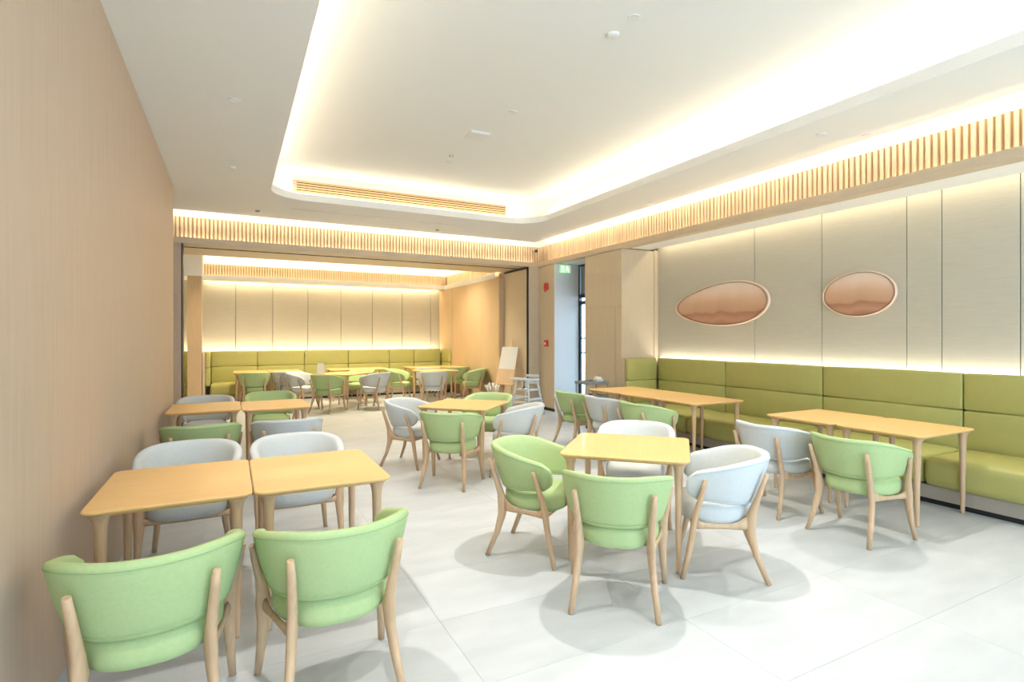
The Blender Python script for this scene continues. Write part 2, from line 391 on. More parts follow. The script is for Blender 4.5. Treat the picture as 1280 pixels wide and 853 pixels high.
for (a, b, c, d) in ((8.38, 8.43, 0, 3.055), (9.41, 9.44, 0, 3.055), (8.38, 9.44, 2.36, 2.44), (8.38, 9.44, 3.02, 3.055)): fm.box(-.03, .04, a-8.92, b-8.92, c, d)
fm.build('door_frame', M['frame'], dr)
MB().box(-.005, .005, 8.43-8.92, 9.39-8.92, 2.44, 3.02).build('transom_panel', mat('transom_grey', (.28, .28, .27), .5), dr)
lf = MB()
for (a, b, c, d) in ((8.44, 8.49, .02, 2.3), (9.385, 9.41, .02, 2.3), (8.44, 9.38, 2.22, 2.3), (8.44, 9.38, .02, .12), (8.49, 9.39, 1.50, 1.53), (8.49, 9.39, 1.20, 1.23)): lf.box(-.015, .02, a-8.92, b-8.92, c, d)
lf.build('door_leaf', M['frame'], dr)
MB().box(0, .006, 8.49-8.92, 9.39-8.92, .12, 2.22).build('pane', M['glass'], dr)
MB().tube([(-.05, -.36, .95), (-.05, -.36, 1.25)], .012).tube([(-.05, -.36, .98), (0, -.36, .98)], .008).tube([(-.05, -.36, 1.22), (0, -.36, 1.22)], .008).build('door_handle', M['chrome'], dr)
ex = box('outside_ground', M['extpave'], 6.9, 20, 2, 20, -.2, -.05); struct(ex, 'pale paving outside the glass door', 'ground')
# folding partition stack and second-room walls
pw = empty('folding_partition', (5.70, 10.7, 0)); tag(pw, 'stacked beige folding partition leaves parked at the right end of the opening', 'partition')
for k in range(4): loc_box('leaf', M['beige'], 5.60+.07*k, 5.665+.07*k, 10.135, 11.20, .02, 3.0, pw, .004)
loc_box('dark_seal', M['dark'], 5.60, 5.635, 10.10, 10.13, .02, 3.02, pw)
loc_box('head_track', M['dark'], 5.595, 5.63, 10.10, 11.20, 3.0, 3.04, pw)
w = box('wall_right_back_room', M['wood2'], 5.50, 5.95, 11.22, 15.5, 0, 2.92); struct(w, 'tan wood wall on the right of the second room', 'wall')
for k in range(4): box('wood_panel', M['wood2'], 5.488, 5.50, 11.24+1.0*k, 12.234+1.0*k, .06, 2.915, w, .002)
wb = box('wall_back_room', M['plinth'], -2.3, 6.0, 15.38, 15.5, 0, 3.9); struct(wb, 'far wall of the second room with pale cloth panels', 'wall')
for k in range(9): box('wall_panel', M['cloth'], -1.64+.86*k-.01, -.79+.86*k-.014, 15.35, 15.38, .3, 3.12, wb, .003)
# second room ceiling and coves
c2 = box('ceiling_back_room', M['ceil'], -1.65, 5.36, 11.5, 14.72, 3.5, 3.55); struct(c2, 'white ceiling of the second room', 'ceiling')
box('cove_top', M['ceil'], -1.65, 6.0, 11.5, 15.4, 3.86, 3.9, c2)
b3 = empty('slatted_beam', (2.2, 15.0, 2.93)); tag(b3, 'wood slatted cove beam over the far banquette of the second room', 'beam')
loc_box('lip', M['ceil'], -.62, 5.5, 14.90, 14.925, 2.93, 3.04, b3); loc_box('soffit', M['lip'], -.62, 5.5, 14.925, 15.20, 2.93, 2.96, b3)
loc_box('backing', M['slatback'], -.62, 5.62, 15.04, 15.07, 2.96, 3.32, b3); loc_box('upper_fascia', M['ceil'], -.62, 5.62, 15.035, 15.07, 3.32, 3.87, b3)
slats(b3, -.6, 5.58, ('X', 15.04), 3.14, .36, stuff=True)
loc_box('rear_upstand', M['ceil'], -.62, 5.5, 15.17, 15.20, 2.96, 3.10, b3); loc_box('rear_top', M['ceil'], -1.65, 5.5, 15.07, 15.36, 3.10, 3.13, b3)
b4 = empty('slatted_beam', (5.56, 13.2, 2.92)); tag(b4, 'wood slatted cove beam over the tan wood wall of the second room', 'beam')
loc_box('lip', M['ceil'], 5.49, 5.515, 11.5, 14.9, 2.92, 3.04, b4); loc_box('shelf', M['lip'], 5.515, 5.66, 11.5, 15.07, 2.92, 2.96, b4)
loc_box('backing', M['slatback'], 5.63, 5.66, 11.5, 15.07, 2.96, 3.32, b4); loc_box('upper_fascia', M['ceil'], 5.625, 5.66, 11.5, 15.07, 3.32, 3.87, b4)
slats(b4, 11.5, 15.0, ('Y', 5.63), 3.14, .36, stuff=True)
pc = box('pillar', M['wood2'], -.91, -.63, 14.15, 14.45, 0, 2.93); struct(pc, 'slim square pillar in front of the far banquette', 'pillar')
bk = box('trim_4', M['ceil'], -1.65, -.62, 14.15, 15.34, 2.93, 3.86); struct(bk, 'white bulkhead above the slim pillar', 'bulkhead')
# wall behind the camera with a window band
wk = empty('wall_back', (0, -3.5, 0)); struct(wk, 'wall behind the camera with a wide window', 'wall')
for (a, b, c, d) in ((-1, -.5, 0, 4), (6.1, 6.9, 0, 4), (-.5, 6.1, 0, .15), (-.5, 6.1, 3.15, 4)): box('wall_part', M['beige'], a, b, -.1, 0, c, d, wk)
wn = empty('window_1', (2.8, -3.55, 0)); struct(wn, 'wide window behind the camera', 'window')
f_ = MB()
for k in range(6): f_.box(-3.3+1.32*k-.03, -3.3+1.32*k+.03, -.03, .03, .15, 3.15)
f_.build('window_frame', M['frame'], wn)
# small roof over all so that no sky leaks into the voids
rf = box('roof_slab', M['plinth'], -2.5, 7.1, -3.8, 15.8, 4.06, 4.12); struct(rf, 'slab above the ceilings', 'roof')
vr = box('void_wall', M['plinth'], 6.86, 6.95, -3.6, 8.3, 0, 4.06); struct(vr, 'outer wall behind the right alcove', 'wall')
vr = box('void_wall_north', M['plinth'], 6.03, 6.9, 7.46, 15.6, 3.11, 4.06); struct(vr, 'block above the glass door recess', 'wall')
pk = box('sky_block_pocket', M['beige'], 5.90, 6.02, 10.25, 11.25, 0, 3.10); struct(pk, 'unseen panel added behind the stacked partition leaves to block the sky', 'wall')  # out-of-view panel added to stop daylight leaking past the partition stack
vr = box('sky_block_east', M['plinth'], 5.90, 6.05, 10.26, 15.5, 3.0, 4.05); struct(vr, 'unseen block added above the tan wood wall to keep the sky out', 'wall')  # added out of view, closes the gap where sky shone in
vr = box('sky_block_head', M['plinth'], 5.67, 6.04, 11.20, 15.36, 2.925, 4.05); struct(vr, 'unseen filler added above the right wall of the second room against sky leaks', 'wall')  # light-blocking filler, added where sky leaked at the head of the opening
vr = box('void_wall_west', M['plinth'], -2.4, -2.3, -3.6, 15.6, 0, 4.06); struct(vr, 'outer wall on the left', 'wall')

# ------------------------------------------------------------------ banquettes
def banquette_run():
    o = empty('banquette', (6.2, 2.0, 0)); tag(o, 'long green leather banquette along the right wall under the two pebble artworks', 'sofa')
    def lb(*a, **k): return loc_box(*a, **k)
    yb = [7.09, 5.66, 4.17, 2.72, 1.25, -.2, -1.7, -3.4]
    for a, b in zip(yb[:-1], yb[1:]):
        for (z0, z1, fx) in ((.815, 1.18, 6.50), (.40, .808, 6.50)):
            cushion('back_cushion', M['sofa'], fx-6.2, 6.60-6.2, b+.004-2, a-.004-2, z0, z1, o, r=.022, puff=.006)
    ys_ = [7.08, 5.66, 4.17, 2.70, 1.25, -.2, -1.7, -3.4]
    for a, b in zip(ys_[:-1], ys_[1:]): cushion('seat_cushion', M['sofa'], 5.70-6.2, 6.49-6.2, b+.004-2, a-.004-2, .17, .435, o, r=.06, puff=.012)
    lb('plinth', M['plinth'], 5.76, 6.58, -3.4, 7.06, .045, .17, o); lb('toe_kick', M['dark'], 5.77, 6.58, -3.4, 7.06, 0, .045, o)
    lb('light_shelf', M['lip'], 6.60, 6.69, -3.4, 7.28, 1.05, 1.08, o)
    for (z0, z1) in ((.815, 1.18), (.40, .808)): cushion('end_cushion', M['sofa'], 5.862-6.2, 6.495-6.2, 7.10-2, 7.19-2, z0, z1, o, r=.022, puff=.006)
    lb('end_panel', M['lip'], 5.855, 6.60, 7.195, 7.29, 0, 1.18, o)
    return o
banquette_run()
def banquette_far():
    o = empty('banquette', (2.3, 14.8, 0)); tag(o, 'green leather banquette along the far wall of the second room', 'sofa')
    def L(a): return a
    xs = [-.47, .55, 1.66, 2.77, 3.88, 4.6, 5.40]
    for a, b in zip(xs[:-1], xs[1:]):
        for (z0, z1) in ((.82, 1.19), (.40, .813)): cushion('back_cushion', M['sofa'], a+.004-2.3, b-.004-2.3, 14.95-14.8, 15.06-14.8, z0, z1, o, r=.022, puff=.006)
        cushion('seat_cushion', M['sofa'], a+.004-2.3, b-.004-2.3, 14.22-14.8, 14.94-14.8, .17, .435, o, r=.06, puff=.012)
    loc_box('plinth', M['plinth'], -.5, 5.40, 14.28, 15.0, .045, .17, o); loc_box('toe_kick', M['dark'], -.5, 5.40, 14.29, 15.0, 0, .045, o)
    loc_box('light_shelf', M['lip'], -.6, 5.45, 15.07, 15.34, 1.05, 1.08, o)
    for (x0, x1) in ((-.56, -.475), (5.41, 5.48)):
        for (z0, z1) in ((.82, 1.19), (.40, .813)): cushion('end_cushion', M['sofa'], x0-2.3, x1-2.3, 14.30-14.8, 14.94-14.8, z0, z1, o, r=.022, puff=.006)
    loc_box('end_panel', M['lip'], -.62, -.565, 14.24, 15.06, 0, 1.19, o)
    o2 = empty('banquette', (-1.25, 14.8, 0)); tag(o2, 'short piece of green banquette left of the slim pillar', 'sofa')
    for (z0, z1) in ((.82, 1.19), (.40, .813)): cushion('back_cushion', M['sofa'], -.38, .56, .15, .26, z0, z1, o2, r=.022)
    cushion('seat_cushion', M['sofa'], -.38, .56, -.3, .14, .17, .435, o2, r=.06); loc_box('plinth', M['plinth'], -1.6, -.72, 14.55, 15.0, 0, .17, o2)
banquette_far()

# ------------------------------------------------------------------ chairs
def shell_pt(s, w, AT=.342, BT=.345, AB=.262, BB=.245, fwd=.175):
    """s in -1..1 along the plan curve, w 0 bottom .. 1 top; outer surface point and plan normal"""
    A = AB+(AT-AB)*w; B = BB+(BT-BB)*w; e = 2.08
    def P(s):
        q = abs(s); sg = 1 if s >= 0 else -1
        if q <= .8:
            a = q/.8*pi/2; x = A*(sin(a))**(2/e); y = -B*(cos(a) if a < pi/2 else 0)**(2/e) if cos(a) > 1e-6 else 0
        else: x = A-.012*((q-.8)/.2)**2; y = fwd*(q-.8)/.2
        return sg*x, y
    return P
def shell_mesh(fab):
    N = 44; T = .05; rings = []
    sec = [(0, .05), (0, .2), (0, .4), (0, .6), (0, .8), (0, .93), (.16, .985), (.5, 1.0), (.84, .985), (1, .93), (1, .8), (1, .6), (1, .4), (1, .2), (1, .05), (.84, .012), (.5, 0), (.16, .012)]
    def zlim(s):
        q = abs(s); f = max(0, (q-.3)/.7); z1 = .785-.100*f**1.8; z0 = .472+.03*f**1.5
        e = max(0, (q-.93)/.07); k = math.sqrt(max(0, 1-e*e)); m = (z0+z1)/2+.01
        return m-(m-z0)*(.72+.28*k), m+(z1-m)*(.72+.28*k)
    def ring(s, shrink=1, push=0):
        z0, z1 = zlim(s); out = []; d = .004
        for o, h in sec:
            z = z0+(z1-z0)*(.5+(h-.5)*shrink); w = (z-.475)/.31; P = shell_pt(s, w)
            p = P(s); a = P(max(-1, s-d)); b = P(min(1, s+d)); tx, ty = b[0]-a[0], b[1]-a[1]; L = math.hypot(tx, ty) or 1
            nx, ny = -ty/L, tx/L     # inward
            if nx*(0-p[0])+ny*(.1-p[1]) < 0: nx, ny = -nx, -ny
            bulge = .008*sin(pi*h)
            t = T*(.5+(o-.5)*shrink)
            t = t-bulge if o < .5 else t+.004*sin(pi*h)
            out.append((p[0]+nx*t, p[1]+ny*t+push, z))
        return out
    def smap(u):    # even arc spacing
        return u
    ss = [-1+2*i/N for i in range(N+1)]
    rings.append(ring(-1, .35, .022)); rings.append(ring(-1, .8, .014))
    for s in ss: rings.append(ring(s))
    rings.append(ring(1, .8, .014)); rings.append(ring(1, .35, .022))
    mb = MB().loft(rings)
    pipe = MB()
    for hh, o0 in ((.915, 0), (.09, 0)):
        pts = []
        for i in range(N+1):
            s = -.97+1.94*i/N; z0, z1 = zlim(s); z = z0+(z1-z0)*hh; P = shell_pt(s, (z-.475)/.31); p = P(s); a = P(s-.004); b = P(s+.004)
            tx, ty = b[0]-a[0], b[1]-a[1]; L = math.hypot(tx, ty) or 1; nx, ny = -ty/L, tx/L
            if nx*(0-p[0])+ny*(.1-p[1]) < 0: nx, ny = -nx, -ny
            t = -.008*sin(pi*hh)
            pts.append((p[0]+nx*t, p[1]+ny*t, z))
        pipe.tube(pts, .0028, 5)
    return mb, pipe
def seat_mesh():
    prof = [(.0, .350), (.88, .350), (.97, .362), (1.0, .39), (1.0, .435), (.975, .458), (.90, .472), (.70, .480), (.0, .484)]
    rings = []
    n = 32
    for sc, z in prof:
        r = []
        for k in range(n):
            a = 2*pi*k/n; ca, sa = cos(a), sin(a); e = 3.0
            x = .246*math.copysign(abs(ca)**(2/e), ca); y = .235*math.copysign(abs(sa)**(2/e), sa)
            f = 1-.26*max(0, -y/.235)
            r.append((x*f*max(sc, .02), (y)*max(sc, .02)+.008, z))
        rings.append(r)
    return MB().loft(rings)
def make_chair(fab):
    o = empty('armchair')
    sh, pi_ = shell_mesh(fab)
    b = sh.build('backrest', M[fab], o); pi_.build('piping', M[fab+'_seam'], b)
    seat_mesh().build('seat', M[fab], o)
    for sg in (-1, 1):
        pts = [(.218, -.288, .688), (.213, -.268, .62), (.206, -.238, .53), (.200, -.208, .44), (.198, -.192, .37), (.203, -.198, .29), (.217, -.232, .16), (.238, -.298, 0)]
        rad = [(.014, .013), (.0185, .016), (.020, .019), (.021, .026), (.021, .038), (.0205, .029), (.019, .020), (.016, .016)]
        MB().tube([(sg*x, y, z) for x, y, z in pts], rad, 10, ref=(sg*.45, -.9, 0)).build('rear_leg', M['legwood'], o)
        pts = [(.322, .080, .645), (.310, .095, .58), (.288, .12, .48), (.274, .14, .40), (.270, .15, .35), (.271, .16, .27), (.277, .185, .14), (.288, .22, 0)]
        rad = [(.013, .014), (.0165, .017), (.019, .020), (.020, .030), (.020, .036), (.020, .027), (.019, .020), (.0155, .0155)]
        MB().tube([(sg*x, y, z) for x, y, z in pts], rad, 10, ref=(sg*1, 0.01, 0)).build('front_leg', M['legwood'], o)
        MB().tube([(sg*.200, -.185, .362), (sg*.208, -.13, .345), (sg*.222, -.06, .338), (sg*.246, .05, .338), (sg*.259, .10, .343), (sg*.268, .145, .355)],
                  [(.012, .046), (.012, .028), (.012, .016), (.012, .016), (.012, .024), (.012, .036)], 10, ref=(0, 0, 1)).build('side_rail', M['legwood'], o)
    MB().tube([(-.268, .150, .352), (-.21, .158, .342), (0, .165, .338), (.21, .158, .342), (.268, .150, .352)], [(.011, .028), (.011, .016), (.011, .015), (.011, .016), (.011, .028)], 10, ref=(0, 0, 1)).build('front_rail', M['legwood'], o)
    return o
proto = {'green': make_chair('green'), 'grey': make_chair('grey')}
used = set()
def chair(fab, x, y, ang, label, group):
    o = proto[fab] if fab not in used else copy_tree(proto[fab]); used.add(fab)
    o.location = (x, y, 0); o.rotation_euler = (0, 0, R(ang-90)); tag(o, label, 'chair', group); return o
GR = ['armchairs round the paired tables by the left wall', 'armchairs round the square tables', 'armchairs facing the right banquette', 'armchairs in the second room']
for a in (
    ('green', -.28, 2.55, 92, 'mint green barrel armchair nearest the camera at far left, back to us', 0),
    ('green', .40, 2.53, 93, 'mint green barrel armchair in the foreground, second from the left wall, back to us', 0),
    ('grey', -.265, 4.33, 270, 'pale grey armchair facing us behind the nearest table next to the left wall', 0),
    ('grey', .435, 4.31, 270, 'pale grey armchair facing us behind the nearest right-hand table of the left pair', 0),
    ('green', -.25, 5.66, 90, 'green armchair beside the left wall, back to us at the second table pair', 0),
    ('grey', .47, 5.66, 90, 'grey armchair with its back to us in front of the second pair of tables', 0),
    ('grey', -.30, 7.80, 270, 'grey armchair on the far side of the second table touching the left wall', 0),
    ('green', .46, 8.02, 270, 'green armchair facing us on the far side of the second pair of tables', 0),
    ('green', 2.05, 2.59, 49, 'green armchair with its back to us at the nearest corner of the centre square table', 1),
    ('green', 1.975, 3.40, -50, 'green armchair seen from its right side, left of the centre square table', 1),
    ('grey', 2.91, 2.62, 137, 'white-blue armchair in the foreground, right of the centre square table', 1),
    ('grey', 3.07, 3.62, 225, 'white armchair facing us behind the centre square table', 1),
    ('green', 2.06, 5.37, 49, 'green armchair with its back to us at the middle square table', 1),
    ('grey', 1.95, 6.40, -45, 'pale grey armchair on the left of the middle square table', 1),
    ('grey', 2.86, 5.45, 141, 'pale grey armchair on the right of the middle square table', 1),
    ('green', 2.98, 6.46, 225, 'green armchair tucked behind the middle square table', 1),
    ('green', 4.40, 2.52, 0, 'green armchair at the nearer table pair of the right banquette', 2),
    ('grey', 4.38, 3.24, 0, 'pale blue-grey armchair at the nearer table pair of the right banquette', 2),
    ('green', 4.38, 4.93, 0, 'green armchair nearest the camera at the farther row of banquette tables', 2),
    ('grey', 4.38, 5.65, 0, 'grey armchair between two green ones at the farther row of banquette tables', 2),
    ('green', 4.38, 6.37, 0, 'green armchair closest to the glass door at the farther row of banquette tables', 2),
    ('green', .42, 13.05, 88, 'green armchair with a dark bag on its seat near the far banquette', 3),
    ('grey', 1.10, 13.10, 92, 'grey armchair at the left tables of the far banquette', 3),
    ('grey', 1.34, 12.42, -35, 'cream armchair on the left of the farther square table with the menu card', 3),
    ('green', 1.74, 11.62, 46, 'green armchair with its back to us at the square table with the menu card', 3),
    ('grey', 2.72, 11.72, 132, 'grey armchair on the right of the square table with the menu card', 3),
    ('green', 2.62, 12.75, 225, 'yellow-green armchair behind the square table with the menu card', 3),
    ('green', 3.52, 12.62, -30, 'green armchair on the left of the table near the tan wood wall', 3),
    ('grey', 3.97, 11.50, 68, 'pale grey armchair with its back to us at the table near the tan wood wall', 3),
    ('green', 5.12, 11.95, 150, 'dark green armchair right of the table near the tan wood wall', 3),
    ('grey', 4.36, 13.10, 90, 'light armchair partly hidden behind the table near the tan wood wall', 3),
    ('green', 5.14, 13.04, 88, 'green armchair in the corner by the tan wood wall and the far banquette', 3),
): chair(*a[:5], GR[a[5]])

# ------------------------------------------------------------------ tables
def make_table(w, d):
    o = empty('dining_table'); hw, hd = w/2, d/2
    def loop(off, z, r=.055, n=6):
        x0, y0 = hw-off, hd-off; r = max(.01, r-off*.6); P = []
        for (sx, sy, a0) in ((1, 1, 0), (-1, 1, 90), (-1, -1, 180), (1, -1, 270)):
            for k in range(n+1):
                a = R(a0+90*k/n); P.append((sx*(x0-r)+r*cos(a), sy*(y0-r)+r*sin(a), z))
        return P
    MB().loft([loop(.03, .722), loop(.012, .728), loop(.001, .738), loop(0, .744), loop(.002, .748), loop(.006, .75)], smooth=False).build('tabletop', M['table'], o)
    MB().loft([loop(.05, .712), loop(.05, .7225)], smooth=False).build('apron', M['tedge'], o)
    for sx in (-1, 1):
        for sy in (-1, 1):
            x, y = sx*(hw-.072), sy*(hd-.072)
            prof = [(.015, 0), (.0155, .02), (.0215, .35), (.026, .60), (.028, .66), (.036, .70), (.052, .718), (.055, .7235)]
            MB().lathe(prof, (0, 0, 0), 14).build('leg', M['legwood'], o, loc=(x, y, 0))
    return o
pt = {'r': make_table(.712, .88), 's': make_table(.86, .86)}; usedt = set()
def table(kind, x, y, ang, label, group):
    o = pt[kind] if kind not in usedt else copy_tree(pt[kind]); usedt.add(kind)
    o.location = (x, y, 0); o.rotation_euler = (0, 0, R(ang)); tag(o, label, 'table', group)
G2 = ['paired tables by the left wall', 'square four-seat tables', 'tables along the right banquette', 'tables along the far banquette']
for a in (
    ('r', -.265, 3.49, 0, 'oak table nearest the camera touching the left wall side', 0),
    ('r', .452, 3.48, 0, 'oak table nearest the camera, right half of the left pair', 0),
    ('r', -.275, 7.06, 0, 'oak table of the second pair, against the left wall', 0),
    ('r', .445, 6.98, 0, 'oak table of the second pair, right half', 0),
    ('s', 2.585, 3.13, 45, 'square oak table in the centre foreground ringed by two green and two white chairs', 1),
    ('s', 2.46, 5.97, 45, 'square oak table in the middle of the room', 1),
    ('r', 5.31, 2.66, 90, 'oak table nearest the camera at the right banquette', 2),
    ('r', 5.31, 3.38, 90, 'second oak table from the camera at the right banquette', 2),
    ('r', 5.28, 5.02, 90, 'nearest of the three joined oak tables at the farther part of the right banquette', 2),
    ('r', 5.28, 5.74, 90, 'middle one of the three joined oak tables at the right banquette', 2),
    ('r', 5.28, 6.46, 90, 'last of the three joined oak tables, near the column', 2),
    ('s', 2.15, 12.2, 45, 'square oak table with the menu card in the second room', 1),
    ('s', 4.28, 12.26, 6, 'square oak table near the tan wood wall of the second room', 1),
    ('r', .36, 13.77, 0, 'first oak table from the left at the far banquette', 3),
    ('r', 1.08, 13.77, 0, 'second oak table from the left at the far banquette', 3),
    ('r', 2.42, 13.77, 0, 'third oak table from the left at the far banquette', 3),
    ('r', 3.14, 13.77, 0, 'fourth oak table from the left at the far banquette', 3),
    ('r', 4.40, 13.77, 0, 'second oak table from the right at the far banquette', 3),
    ('r', 5.12, 13.77, 0, 'rightmost oak table at the far banquette', 3),
):
    if a[0] == 'r' and a[3] == 90:
        table(*a[:5], G2[a[5]])
    else: table(*a[:5], G2[a[5]])

# ------------------------------------------------------------------ wall art
def pebble(name, y, z, hw, hh, label, egg):
    o = empty(name, (6.658, y, z)); tag(o, label, 'artwork')
    n = 64
    def pt(k, s, x):
        a = 2*pi*k/n; c, d = cos(a), sin(a)
        yy = hw*s*c; zz = hh*s*d*(1-egg*c) - egg*.10*hh*3*c*0 + (-egg*hh*.35*c*s)
        return (x, yy, zz)
    rings = [[pt(k, s, x) for k in range(n)] for s, x in ((.965, -.012), (.90, -.016), (.7, -.03), (.4, -.042), (.15, -.046), (.01, -.046))]
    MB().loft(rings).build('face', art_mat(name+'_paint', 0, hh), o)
    rings = [[pt(k, s, x) for k in range(n)] for s, x in ((.93, .03), (1.0, .025), (1.012, .0), (1.0, -.022), (.975, -.026), (.96, -.014), (.955, 0))]
    MB().loft(rings).build('rim', mat(name+'_rim', (.80, .62, .50), .35, metal=.3), o)
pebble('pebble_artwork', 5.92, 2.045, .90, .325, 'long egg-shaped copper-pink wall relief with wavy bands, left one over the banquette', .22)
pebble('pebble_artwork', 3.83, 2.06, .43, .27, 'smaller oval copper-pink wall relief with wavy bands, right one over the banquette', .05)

# ------------------------------------------------------------------ ceiling devices
def downlight(x, y, z, power, label, lit=True, col=None):
    o = empty('downlight', (x, y, z)); tag(o, label, 'ceiling light', 'recessed downlights')
    MB().lathe([(.034, .0), (.048, .0), (.048, -.006), (.040, -.008), (.034, -.004)], n=20).build('trim_ring', M['wplastic'], o)
    MB().lathe([(.001, -.001), (.034, -.001), (.034, -.003), (.001, -.003)], n=20).build('lens', M['led'] if lit else M['wplastic'], o)
    if power:
        l = bpy.data.lights.new('spot', 'SPOT'); l.energy = power; l.color = col or DCOL; l.spot_size = R(140 if col else 84); l.spot_blend = .9; l.shadow_soft_size = .035
        s = bpy.data.objects.new('downlight_lamp', l); C.objects.link(s); s.parent = o; s.location = (0, 0, -.03)
        s.rotation_euler = (0, R(20 if x > 5.3 else (-20 if x < .1 and y < 9 else 0)), 0)
DL = 'small recessed downlight in the white ceiling '
for (x, y, z, p, lb) in (
    (2.73, 3.24, ZU, 1.3, 'of the tray above the centre table'), (2.71, 5.21, ZU, .35, 'of the tray between the two square tables'), (2.70, 7.12, ZU, 1.0, 'at the far end of the tray'),
    (.012, 5.12, ZC, .5, 'strip over the left wall tables'), (-.008, 6.87, ZC, .5, 'strip over the second pair of tables'),
    (5.588, 3.126, ZC-.001, .9, 'edge above the nearer banquette tables'), (5.55, 6.2, ZC-.001, .8, 'edge above the farther banquette tables'),
    (.012, 3.37, ZC, .8, 'strip over the nearest left wall tables'), (.25, .9, ZC, .9, 'above the nearest green chairs'), (2.73, 1.2, ZU, .6, 'of the tray nearest the camera')):
    downlight(x, y, z, DOWNL*p, DL+lb)
for (x, y, w) in ((2.2, 12.3, 'added as unseen fill above the menu card table'), (4.4, 12.6, 'added as unseen fill near the tan wood wall'), (.5, 13.0, 'added as unseen fill near the slim pillar'), (3.0, 11.9, 'added as unseen fill close behind the wide opening')): downlight(x, y, 3.499, DOWN2, DL+w, col=(1, .86, .62))  # warm wide-cone lamps, out of view, added to brighten the second room
sp = empty('ceiling_speaker', (2.63, 6.0, ZU)); tag(sp, 'square white sensor plate in the middle of the ceiling tray', 'sensor')
box('plate', M['wplastic'], -.12, .12, -.12, .12, -.028, 0, sp, .006); box('plate_base', M['ceil'], -.135, .135, -.135, .135, -.004, 0, sp)
def disc(name, x, y, z, r, label, cat, m='greytray', h=.02):
    o = MB().lathe([(r*.2, -h), (r*.8, -h), (r, -h*.5), (r, 0)], n=20).build(name, M[m], loc=(x, y, z)); tag(o, label, cat)
disc('smoke_detector', 2.73, 3.50, ZU, .055, 'flat round grey detector beside the nearest tray downlight', 'detector', 'wplastic')
disc('smoke_detector', 5.16, 3.32, ZC, .05, 'round detector in the ceiling strip near the right slats', 'detector', 'wplastic', .012)
disc('sprinkler_head', 2.62, 6.85, ZU, .03, 'tiny sprinkler cover near the far tray downlight', 'sprinkler', 'chrome')
disc('sprinkler_head', -.0, 7.15, ZC, .035, 'small sprinkler cover on the ceiling strip near the left partition', 'sprinkler', 'wplastic')
disc('sprinkler_head', .35, 9.45, ZC, .035, 'small dark sprinkler by the far slats', 'sprinkler', 'greytray')
disc('sprinkler_head', 3.4, 9.6, ZC, .035, 'small sprinkler by the far slats near the right corner', 'sprinkler', 'greytray')
cm = empty('security_camera', (5.80, 10.06, 3.40)); tag(cm, 'small dark security camera in the corner of the slats', 'camera')
MB().lathe([(.005, -.04), (.03, -.03), (.035, 0), (.03, .02), (.005, .025)], n=14).build('dome', M['dark'], cm); box('bracket', M['greytray'], -.012, .012, 0, .14, -.01, .01, cm)

# ------------------------------------------------------------------ alarm devices, exit sign
al = empty('fire_alarm_sounder', (5.884, 9.75, 2.60)); tag(al, 'red alarm sounder high on the beige wall left of the glass door', 'alarm')
box('body', M['red'], -.05, 0, -.05, .06, -.07, .08, al, .008); box('horn', M['red'], -.075, -.04, -.045, -.005, -.11, .04, al, .005)
cp = empty('fire_call_point', (5.884, 9.75, 1.41)); tag(cp, 'red fire call point with pale button at chest height below the sounder', 'alarm')
box('body', M['red'], -.045, 0, -.06, .06, -.065, .065, cp, .006); box('button', M['wplastic'], -.05, -.044, -.02, .035, -.03, .02, cp, .002)
es = empty('exit_sign', (6.05, 9.30, 2.93)); tag(es, 'green running-figure exit sign hanging over the glass door recess', 'sign')
box('panel', M['exit'], -.125, .125, 0, .02, -.075, .085, es, .003)
fig = MB().lathe([(.001, -.012), (.012, 0), (.001, .012)], (.0, 0, .055), 10)
for p in (((-.005, 0, .04), (.0, 0, .0)), ((0, 0, .0), (.028, 0, -.02), (.022, 0, -.055)), ((0, 0, .0), (-.022, 0, -.025), (-.045, 0, -.03)), ((-.002, 0, .032), (.03, 0, .018)), ((-.002, 0, .032), (-.03, 0, .02))):
    fig.tube(list(p), .006, 6, ref=(0, 1, 0))
f = fig.build('running_figure', M['exitw'], es); f.location = (.045, -.004, 0)
MB().box(-.09, -.04, -.004, 0, -.055, -.045).box(-.09, -.08, -.004, 0, -.055, .06).box(-.09, -.04, -.004, 0, .05, .06).box(-.05, -.04, -.004, 0, -.055, .06).build('door_pictogram', M['exitw'], es)
MB().tube([(-.09, .01, .085), (-.09, .01, .127)], .004, 6).tube([(.09, .01, .085), (.09, .01, .127)], .004, 6).build('hanger', M['chrome'], es)

# ------------------------------------------------------------------ high chair, easel, trolley, small things
def bar(mb, a, b, w, t, ref=(0, 0, 1)): return mb.tube([a, b], (w, t) if False else [(w, t), (w, t)], 4, ref=ref)
hc = empty('high_chair', (5.21, 9.40, 0), R(-70)); tag(hc, 'white wooden high chair with splayed legs beside the alarm wall', 'high chair')
for sx in (-1, 1):
    for sy in (-1, 1):
        MB().tube([(sx*.25, sy*.22, 0), (sx*.14, sy*.14, .70)], [(.024, .024), (.022, .022)], 8).build('leg', M['hcwood'], hc)
